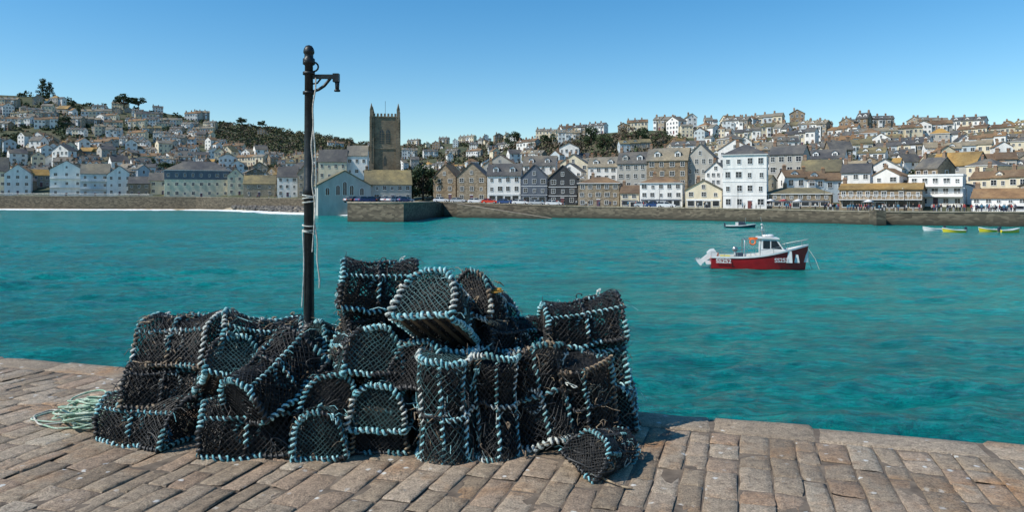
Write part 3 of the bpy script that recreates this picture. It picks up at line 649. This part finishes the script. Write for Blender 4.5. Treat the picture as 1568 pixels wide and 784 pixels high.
# church tower
mb=MB(); Yt=262; X=bear(590)*Yt; zb=tz(X,Yt); top=CAMZ+(305-180)/F*Yt-zb; hw=19.5/F*Yt; 
mb.box(-hw,hw,-hw,hw,-5,top,'w_tower')
for sx in(-1,1):
    for sy in(-1,1):
        for k,e in ((0,.9),(.45,.7),(.75,.5)):
            x_,y_=sx*hw,sy*hw; z0_,z1_=top*k-(5 if k==0 else 0),top*(k+.45 if k==0 else (.75 if k==.45 else 1.0))
            mb.box(min(x_,x_+sx*e)-.01,max(x_,x_+sx*e)+.01,y_-.8+sy*.0,y_+.8,z0_,z1_-.05,'w_tower')
            mb.box(x_-.75,x_+.75,min(y_,y_+sy*e),max(y_,y_+sy*e),z0_,z1_-.12,'w_tower')
        mb.box(sx*(hw+.1)-.55,sx*(hw+.1)+.55,sy*(hw+.1)-.55,sy*(hw+.1)+.55,top-.5,top+2.2,'w_tower')
        mb.tube([(sx*(hw+.1),sy*(hw+.1),top+2.2),(sx*(hw+.1),sy*(hw+.1),top+4.6)],[.62,.06],'w_tower',4,True)
for f_ in (.33,.62): mb.box(-hw-.2,hw+.2,-hw-.2,hw+.2,top*f_-.15,top*f_+.15,'w_stone')
mb.box(-hw-.25,hw+.25,-hw-.25,hw+.25,top-.3,top,'w_stone')
for k in range(7):
    a=-hw+.9+k*(2*hw-1.8)/6
    for s in (-1,1):
        mb.box(a-.35,a+.35,s*hw-.2,s*hw+.2,top,top+1.0,'w_tower'); mb.box(s*hw-.2,s*hw+.2,a-.35,a+.35,top,top+1.0,'w_tower')
for k in(-1.1,1.1):
    for fz,hh_ in ((.68,4.2),):
        z=top*fz; sec=[(k-.7,z),(k+.7,z),(k+.7,z+hh_),(k+.33,z+hh_+.6),(k,z+hh_+.9),(k-.33,z+hh_+.6),(k-.7,z+hh_)]
        mb.prism(sec,-hw-.03,-hw-.005,'y','glass'); mb.prism(sec,-hw-.03,-hw-.005,'x','glass'); mb.prism(sec,hw+.005,hw+.03,'x','glass')
        mb.box(k-.06,k+.06,-hw-.1,-hw-.03,z,z+hh_+.8,'w_tower')
        for q2 in np.arange(z+.3,z+hh_,.8): mb.box(k-.7,k+.7,-hw-.12,-hw-.04,q2,q2+.12,'w_tower')
mb.prism([(-.5,top*.42),(.5,top*.42),(.5,top*.5),(0,top*.54),(-.5,top*.5)],-hw-.04,-hw-.005,'y','glass')
mb.tube([(0,0,top),(0,0,top+6)],.06,'iron',4)
obj('church_tower',mb.mesh('church_tower'),(X,Yt,zb),(0,0,R(8)))

# ------------------------------------------------------------ vegetation
def leaves(mb,C,sz,mats,flat=1.0,rs=rng):
    n=len(C); a=rs.normal(size=(n,3)); a/=np.linalg.norm(a,axis=1)[:,None]; b_=rs.normal(size=(n,3)); b_=np.cross(a,b_); b_/=np.linalg.norm(b_,axis=1)[:,None]
    s=(sz*rs.uniform(.6,1.4,n))[:,None]; V4=np.stack([C-a*s-b_*s*.4,C+a*s*.2-b_*s,C+a*s+b_*s*.3,C-a*s*.1+b_*s],1).reshape(-1,3)
    o=len(mb.v); mb.v.extend(map(tuple,V4.tolist())); ks=[mb.mi(m_) for m_ in mats]
    for i in range(n): mb.f.append((o+4*i,o+4*i+1,o+4*i+2,o+4*i+3)); mb.smooth.append(False)
    mb.m.extend([ks[int(j)] for j in rs.integers(0,len(ks),n)])
def tree(seed,h,w,mats,kind='broad',nl=1600):
    rs=np.random.default_rng(seed); mb=MB(); 
    mb.tube([(0,0,-1),(rs.normal(0,.1),0,h*.3),(rs.normal(0,.3),rs.normal(0,.3),h*.75)],[h*.035,h*.025,h*.008],'bark',7)
    nb=22 if kind=='broad' else 14
    for k in range(nb):
        if kind=='broad':
            th=rs.uniform(0,6.28); ph=rs.uniform(0,1); rr=w/2*math.sqrt(rs.uniform(.1,1))*math.sin(math.pi*(.2+.7*ph)); z=h*(.22+.7*ph)
        elif kind=='pine': th=rs.uniform(0,6.28); ph=rs.uniform(0,1); rr=w/2*math.sqrt(rs.uniform(.1,1)); z=h*(.5+.42*ph)
        else: th=k*2.4; ph=k/nb; rr=w/2*(1-ph)*.7; z=h*(.15+.8*ph)
        c=np.array([rr*math.cos(th),rr*math.sin(th),z]); 
        mb.tube([(0,0,z*.6),tuple(c*[.6,.6,1]-[0,0,h*.08]),tuple(c)],[h*.012,h*.008,h*.003],'bark',4)
        m_=nl//nb; d=rs.normal(size=(m_,3)); d/=np.linalg.norm(d,axis=1)[:,None]; d*=rs.uniform(.4,1.1,m_)[:,None]; br=w*rs.uniform(.13,.22); d*=[br,br,br*(.7 if kind!='pine' else .5)]
        leaves(mb,c+d,w*.03,mats if k%3 else mats[:1],rs=rs)
    return mb.mesh('tree_mesh%d'%seed)
TB=[tree(1,11,11,['leaf_dark','leaf_dark','leaf_mid']),tree(2,9,8,['leaf_mid','leaf_olive','leaf_dark']),tree(3,8,7,['leaf_brown','leaf_olive','leaf_brown'],nl=700),tree(4,12,8,['leaf_dark','leaf_dark','leaf_mid'],'cone'),tree(5,10,11,['leaf_dark','leaf_mid'],'pine')]
def trees(name,u,Y,k,s,dz=0): X=bear(u)*Y; put(TB[k],name,X,Y,random.uniform(0,6),s,dz)
trees('evergreen_oak',648,255,0,1.2,-.5); trees('evergreen_oak',632,262,0,.95); trees('evergreen_oak',664,258,0,.9)
trees('pine_tree',268,440,4,1.4); trees('broadleaf_tree',285,440,0,1.1); trees('conifer_tree',66,850,3,2.0); trees('conifer_tree',76,860,3,1.6); trees('pine_tree',190,870,4,2.0); trees('pine_tree',212,875,4,1.7)
trees('pine_tree',370,905,4,1.2); trees('pine_tree',402,915,4,1.1); trees('conifer_tree',752,640,3,1.2); trees('evergreen_oak',788,620,0,1.3); trees('conifer_tree',812,480,3,1.0); trees('pine_tree',842,520,4,1.)
for u,Y,k,s in ((905,440,0,1.),(925,400,1,1.1),(960,420,2,1.3),(985,400,0,.8),(880,420,2,1.4),(1035,330,1,.7),(1075,300,0,.6),(1240,340,1,.7),(1340,320,4,.7),(1378,300,0,.5),(1450,260,1,.6),(1495,300,3,.5),(1425,320,1,.6),(1120,300,3,.5),(1200,380,0,.6),(700,300,1,.8),(460,380,1,.8),(230,500,0,.9),(150,560,1,1.1),(30,600,0,1),(330,520,1,1.1),(100,700,0,1.2),(420,480,0,.9)):
    trees('garden_tree',u,Y,k,s)
def mass(name,n,us_,ts_,mats,sz,rad,seed,per=55):
    rs=np.random.default_rng(seed); mb=MB()
    for k in range(n):
        u=rs.uniform(*us_); t=rs.uniform(*ts_); W,_,Rr,_=tinfo(u); Y=W+22+(Rr-W-22)*t; X=bear(u)*Y; z=tz(X,Y)
        r=rad*rs.uniform(.4,1.3); d=rs.normal(size=(per,3)); d/=np.linalg.norm(d,axis=1)[:,None]; d[:,2]=abs(d[:,2])*.9; d*=r*rs.uniform(.5,1.15,per)[:,None]
        leaves(mb,np.array([X,Y,z])+d,sz,mats if k%3 else mats[:1],rs=rs)
    obj(name,mb.mesh(name))
mass('hillside_woodland',800,(330,590),(.5,1.0),['leaf_olive','leaf_brown','leaf_mid','leaf_brown'],.9,5,1)
mass('hillside_woodland',330,(730,1020),(.36,.95),['leaf_brown','leaf_olive','leaf_mid','leaf_brown'],.6,4,2)
mass('hilltop_trees',220,(-250,345),(.72,1.0),['leaf_dark','leaf_mid','leaf_dark','leaf_olive'],1.0,4.8,8)
mass('hillside_shrubs',650,(-200,340),(.1,.8),['leaf_dark','leaf_olive','leaf_mid','leaf_dark'],.8,4.5,3)
mass('hillside_shrubs',300,(560,900),(.4,1.0),['leaf_brown','leaf_olive','leaf_mid'],.8,4.5,4)
mass('garden_shrubs',620,(1000,1900),(.08,1.0),['leaf_dark','leaf_mid','leaf_olive'],.4,2.5,5)

# ------------------------------------------------------------ people
def person(seed,top,legs,step):
    V_=[(0,0,.95),(0,0,1.2),(0,0,1.42),(0,0,1.52),(0,-.01,1.62),(0,-.01,1.70),
        (.09,0,.92),(.10,-step*.5,.5),(.10,-step+.03,.06),(.10,-step-.1,.04),(-.09,0,.92),(-.10,step*.3,.5),(-.10,step,.06),(-.10,step-.13,.04),
        (.19,0,1.40),(.25,.04,1.13),(.26,-.06,.88),(.26,-.08,.80),(-.19,0,1.40),(-.25,.04,1.13),(-.25,-.10,.90),(-.25,-.13,.82)]
    Ed=[(0,1),(1,2),(2,3),(3,4),(4,5),(0,6),(6,7),(7,8),(8,9),(0,10),(10,11),(11,12),(12,13),(2,14),(14,15),(15,16),(16,17),(2,18),(18,19),(19,20),(20,21)]
    Rd=[.14,.13,.14,.055,.10,.085,.095,.065,.045,.04,.095,.065,.045,.04,.065,.048,.035,.03,.065,.048,.035,.03]
    me=bpy.data.meshes.new('p'); me.from_pydata(V_,Ed,[]); o=bpy.data.objects.new('p',me); scene.collection.objects.link(o)
    md=o.modifiers.new('s','SKIN'); o.modifiers.new('u','SUBSURF').levels=1
    for i,r in enumerate(Rd): me.skin_vertices[0].data[i].radius=(r,r*.8 if i<3 else r)
    me.skin_vertices[0].data[0].use_root=True
    dg=bpy.context.evaluated_depsgraph_get(); m2=bpy.data.meshes.new_from_object(o.evaluated_get(dg)); bpy.data.objects.remove(o)
    m2.materials.clear()
    for n in (legs,top,'skin','hair'): m2.materials.append(MATS[n])
    for p in m2.polygons:
        c=p.center; k=0 if c.z<.97 and abs(c.x)<.2 else 1
        if c.z>1.5: k=2
        if c.z>1.66 or (c.z>1.56 and c.y>.03): k=3
        if abs(c.x)>.2 and c.z<.86: k=2
        p.material_index=k; p.use_smooth=True
    return m2
PP=[person(0,'cloth_b','cloth_a',.2),person(1,'cloth_c','cloth_d',.0),person(2,'cloth_e','cloth_a',.25),person(3,'cloth_d','cloth_c',.1),person(4,'cloth_a','cloth_d',.2)]
random.seed(5)
for k in range(130):
    u=random.choice([random.uniform(680,1568),random.uniform(1150,1568),random.uniform(1250,1560)]) if k<118 else random.uniform(380,480); W,z0,_,_=tinfo(u); Y=W+random.uniform(.8,5.5)
    obj('pedestrian',random.choice(PP),(bear(u)*Y,Y,z0+.05),(0,0,random.uniform(0,6.28)),random.uniform(.92,1.06))
# ------------------------------------------------------------ cars
def car(paint):
    mb=MB(); prof=[(-2.1,.35),(-2.15,.75),(-2.0,.95),(-1.75,1.02),(-1.2,1.0),(1.0,.95),(1.7,.85),(2.1,.7),(2.15,.35)]
    mb.prism(prof[::-1],-.86,.86,'y',paint)
    vs=[]
    for sy in(-1,1): vs+=[(-1.8,sy*.80,.99),(1.05,sy*.80,.93),(.35,sy*.66,1.42),(-1.35,sy*.66,1.45)]
    mb.add(vs,[(0,1,2,3),(7,6,5,4),(1,5,6,2),(4,0,3,7)],'glass'); mb.add([(x,y,z+.003) for x,y,z in (vs[3],vs[2],vs[6],vs[7])],[(0,1,2,3)],paint)
    mb.box(-1.4,.4,-.67,.67,1.42,1.48,paint)
    for sy in(-1,1):
        for xx in (-.4,): mb.add([(xx-.06,sy*.815,.98),(xx+.06,sy*.815,.98),(xx+.05,sy*.68,1.43),(xx-.05,sy*.68,1.43)],[(0,1,2,3)],paint)
        for xx in(-1.35,1.35):
            mb.tube([(xx,sy*.70,.33),(xx,sy*.89,.33)],.33,'rubber',14,True); mb.tube([(xx,sy*.88,.33),(xx,sy*.905,.33)],.19,'metal',10,True)
        mb.box(2.02,2.16,sy*.65-.15,sy*.65+.15,.62,.74,'boat_white'); mb.box(-2.17,-2.05,sy*.68-.12,sy*.68+.12,.7,.88,'paint_red')
    mb.box(2.1,2.19,-.8,.8,.36,.52,'rubber'); mb.box(-2.2,-2.1,-.8,.8,.36,.52,'rubber')
    return mb.mesh('car_mesh')
CA=[car(p) for p in('paint_silver','paint_red','paint_white','paint_blue','paint_black')]
for i in range(15):
    u=538+i*6.0; Y=182+random.uniform(0,8)+(0 if i%2 else 14); obj('parked_car',CA[[0,4,2,3,0,3,0,4,2,0,3,0,2,3,0][i]],(bear(u)*Y,Y,zt+.01),(0,0,R(60+random.uniform(-8,8))),1.1)
for u,k in ((676,2),(702,0),(729,2),(750,1),(774,3),(797,2),(822,0),(848,2),(985,0),(1003,3),(1020,2)):
    W,z0,_,_=tinfo(u); obj('parked_car',CA[k],(bear(u)*(W+2.0),W+2.0,z0+.06),(0,0,R(-12+random.uniform(-6,6))),1.12)
mb=MB(); mb.tube([(0,0,0),(0,0,4.6)],[.07,.045],'iron',8,True); mb.tube([(0,0,4.6),(.15,0,4.9),(.5,0,5.0)],.035,'iron',6); mb.box(.4,.75,-.1,.1,4.9,5.0,'trim_white'); SL=mb.mesh('street_lamp_mesh')
for u in (870,1010,1130,1262,1385,1480): W,z0,_,_=tinfo(u); obj('street_lamp',SL,(bear(u)*(W+1.4),W+1.4,z0+.05),(0,0,random.uniform(0,6)))
for u in (1180,1200,1222,1330): 
    W,z0,_,_=tinfo(u); mb=MB(); mb.tube([(0,0,0),(0,0,2.4)],.04,'metal',6); mb.tube([(0,0,2.1),(0,0,2.6)],[1.4,.05],'paint_white' if u!=1200 else 'cloth_b',8,True); obj('cafe_parasol',mb.mesh('cafe_parasol'),(bear(u)*(W+7),W+7,z0+.05))

# ------------------------------------------------------------ fishing boat
def hull(mb,Lh,beam,zs,zb,low,top,deckz,rake=.5):
    n=22; secs=[]
    for i in range(n):
        s=i/(n-1); x=-Lh/2+Lh*s
        hb=beam/2*(1 if s<.45 else max(.0,(1-((s-.45)/.55)**2.4)))*(.93+.07*min(1,s*5))
        sz=zs+zb*max(0,s-.25)**2*1.75
        hb=max(hb,.02); bx=rake*s**6
        secs.append([(x+bx*.0,0,-.35+.2*s**4),(x+bx*.2,hb*.75,-.12),(x+bx*.5,hb*.90,.12),(x+bx*.8,hb*.97,sz*.6),(x+bx,hb,sz-.14),(x+bx,hb+.05,sz-.13),(x+bx,hb+.05,sz),(x+bx,hb-.08 if hb>.1 else 0,sz),(x+bx,hb-.1 if hb>.1 else 0,deckz)])
    m=9
    for sy in (1,-1):
        vs=[(p[0],p[1]*sy,p[2]) for s_ in secs for p in s_]
        for j in range(m-1):
            mt=low if j<1 else (top if j<4 else 'boat_white')
            fs=[(i*m+j,(i+1)*m+j,(i+1)*m+j+1,i*m+j+1) for i in range(n-1)]
            mb.add(vs,[f if sy<0 else f[::-1] for f in fs],mt,j<4)
    mb.add([(s_[8][0],s_[8][1],deckz) for s_ in secs]+[(s_[8][0],-s_[8][1],deckz) for s_ in secs],[(i,i+1,n+i+1,n+i) for i in range(n-1)],'w_grey')
    s0=secs[0]; mb.add([(p[0]-.001,p[1],p[2]) for p in s0[:7]]+[(p[0]-.001,-p[1],p[2]) for p in s0[:7][::-1]],[tuple(range(14))],top)
    return secs
mb=MB(); Yb=56; Lh=6.7
secs=hull(mb,Lh,2.5,1.05,.95,'boat_dark','hull_red',.62,.45)
def cab(sec,hw,mat): mb.prism(sec,-hw,hw,'y',mat)
cab([(.35,.6),(2.55,.6),(2.5,1.45),(1.95,1.6),(1.45,2.35),(.35,2.42),(.30,1.5)],.78,'boat_white')
cab([(.1,2.42),(1.62,2.36),(1.6,2.46),(.1,2.52)],.88,'boat_white')
for s in(-1,1):
    def side(sec): 
        n=len(sec); mb.add([(x,s*.79,z) for x,z in sec],[tuple(range(n))],'glass')
    side([(.45,1.65),(.95,1.65),(.95,2.25),(.45,2.25)]); side([(1.03,1.65),(1.82,1.62),(1.40,2.25),(1.03,2.25)])
mb.add([(1.93,-.68,1.66),(1.93,.68,1.66),(1.51,.68,2.28),(1.51,-.68,2.28)],[(0,1,2,3)],'glass')
cab([(2.55,.6),(3.1,.6),(3.0,1.2),(2.5,1.3)],.5,'boat_white')
mb.tube([(.9+.34*math.cos(t),.34*math.sin(t),2.6) for t in np.linspace(0,6.28,18)],.09,'boat_white',8)
mb.tube([(-.3+.2*math.cos(t),-.8+.2*math.sin(t)*.2,2.15+.2*math.sin(t)) for t in np.linspace(0,6.28,18)],.06,'safety_orange',8)
mb.box(-.55,.05,-.75,-.45,2.32,2.48,'safety_orange')
mb.tube([(.5,0,2.5),(.45,0,3.4)],[.05,.03],'metal',6,True); mb.box(.3,.6,-.35,.35,2.95,3.0,'metal'); mb.cyl(.45,0,3.4,3.5,.08,.08,'boat_white',8)
mb.tube([(.7,.3,2.5),(.4,.3,4.0)],.015,'metal',4); mb.tube([(.7,-.5,2.5),(.5,-.5,3.5)],.015,'metal',4)
for s in(-1,1):
    mb.tube([(-.9,s*1.0,1.0),(-.9,s*.95,2.15),(-.9,s*.8,2.3)],.035,'metal',6); mb.tube([(.3,s*.8,2.3),(-.9,s*.8,2.3)],.03,'metal',6)
    pts=[(x[6][0],s*(x[6][1]-.03 if x[6][1]>.1 else 0),x[6][2]+.38) for x in secs[11:]]; mb.tube(pts,.02,'metal',5)
    for x in secs[11::3]: mb.tube([(x[6][0],s*max(0,x[6][1]-.03),x[6][2]),(x[6][0],s*max(0,x[6][1]-.03),x[6][2]+.38)],.018,'metal',5)
    pts=[(x[6][0],s*(x[6][1]-.03),x[6][2]+.3) for x in secs[:10]]; mb.tube(pts,.02,'metal',5)
    for x in secs[:10:3]: mb.tube([(x[6][0],s*(x[6][1]-.03),x[6][2]),(x[6][0],s*(x[6][1]-.03),x[6][2]+.3)],.018,'metal',5)
mb.tube([(-.9,-.8,2.3),(-.9,.8,2.3)],.03,'metal',6); mb.cyl(-1.6,-.95,1.05,1.6,.08,.08,'boat_white',8); mb.tube([(-1.6,-1.05,1.6),(-1.6,-.85,1.6)],.2,'metal',12,True)
mb.box(-2.6,-1.9,-.5,.4,.62,1.05,'boat_yellow'); mb.box(-1.5,-.9,.0,.7,.62,1.25,'boat_dark'); mb.cyl(-2.9,.6,.62,1.2,.22,.22,'safety_orange',10)
for sy in(-.4,.4):
    mb.T=Matrix.Translation((-Lh/2-.1,sy,1.0))@Matrix.Rotation(R(52),4,'Y')
    mb.prism([(-.28,.0),(.28,0),(.33,.35),(.2,.62),(-.18,.62),(-.32,.35)],-.2,.2,'y','boat_white'); mb.prism([(-.14,-.75),(.12,-.75),(.16,0),(-.16,0)],-.07,.07,'y','boat_white')
    mb.prism([(-.35,-1.0),(.15,-1.0),(.2,-.9),(.14,-.75),(-.16,-.75),(-.4,-.9)],-.06,.06,'y','boat_white'); mb.box(-.3,.2,-.14,.14,-.72,-.69,'boat_white')
    for t in(0,2.1,4.2): mb.box(-.42,-.38,.12*math.cos(t)-.05,.12*math.cos(t)+.05,-.92+.12*math.sin(t)-.05,-.92+.12*math.sin(t)+.05,'metal')
    mb.T=None
mb.box(-Lh/2-.35,-Lh/2-.01,-.9,.9,.4,.55,'boat_white')
mb.tube([(Lh/2+.4,-.02,1.7),(Lh/2+.9,-.2,.9),(Lh/2+1.25,-.3,-.1)],.02,'rope_white',5); mb.tube([(Lh/2+.4,.05,1.7),(Lh/2+.6,.4,.6),(Lh/2+.9,.7,-.1)],.02,'rope_white',5)
bx=bear(1157)*Yb; boat=obj('fishing_boat',mb.mesh('fishing_boat'),(bx,Yb,WATER-.03),(0,0,R(-16+4)))
for x0 in(-2.45,1.75):
    cu=bpy.data.curves.new('registration','FONT'); cu.body='SS252'; cu.size=.44; cu.align_x='CENTER'; cu.extrude=.004; cu.offset=.008
    o=bpy.data.objects.new('registration',cu); 
    i=min(range(len(secs)),key=lambda k:abs(secs[k][3][0]-x0)); p,q_=secs[i-1][3],secs[i+1][3]
    o.location=(x0,-secs[i][4][1]-.06,.56 if x0<0 else .66); o.scale=(1.05,1,1); o.parent=boat
    o.rotation_euler=(R(86),0,math.atan2(-(q_[1]-p[1]),q_[0]-p[0]))
    cu.materials.append(MATS['boat_white']); scene.collection.objects.link(o)
def small(name,u,v,Lh,col,yaw,cabin=False):
    Y=-(WATER-CAMZ)*F/(v-305); mb=MB(); hull(mb,Lh,Lh*.36,.42,.35,col,col,.2,.25)
    for x in(-.25,.1): mb.box(x*Lh-.15,x*Lh+.15,-Lh*.16,Lh*.16,.33,.38,'boat_white')
    mb.box(-Lh/2-.3,-Lh/2-.0,-.15,.15,.1,.85,'boat_dark')
    if cabin: mb.prism([(-.3,.3),(1.2,.3),(.8,1.1),(-.2,1.15)],-.6,.6,'y','boat_dark'); mb.tube([(1,0,.5),(1,0,1.9)],.03,'metal',5); mb.box(-.8,-.3,-.3,.3,.4,1.0,'boat_white')
    obj(name,mb.mesh(name),(bear(u)*Y,Y,WATER),(0,0,R(yaw)))
small('motor_dinghy',1133,348.5,5.2,'boat_dark',-14,True)
small('dinghy',1430,353.5,3.0,'boat_white',170); small('inflatable_dinghy',1461,355.5,3.2,'boat_yellow',172); small('inflatable_dinghy',1515,354.5,3.0,'boat_yellow',175); small('inflatable_dinghy',1545,356,3.2,'boat_yellow',5)
print('objects',len(scene.objects))
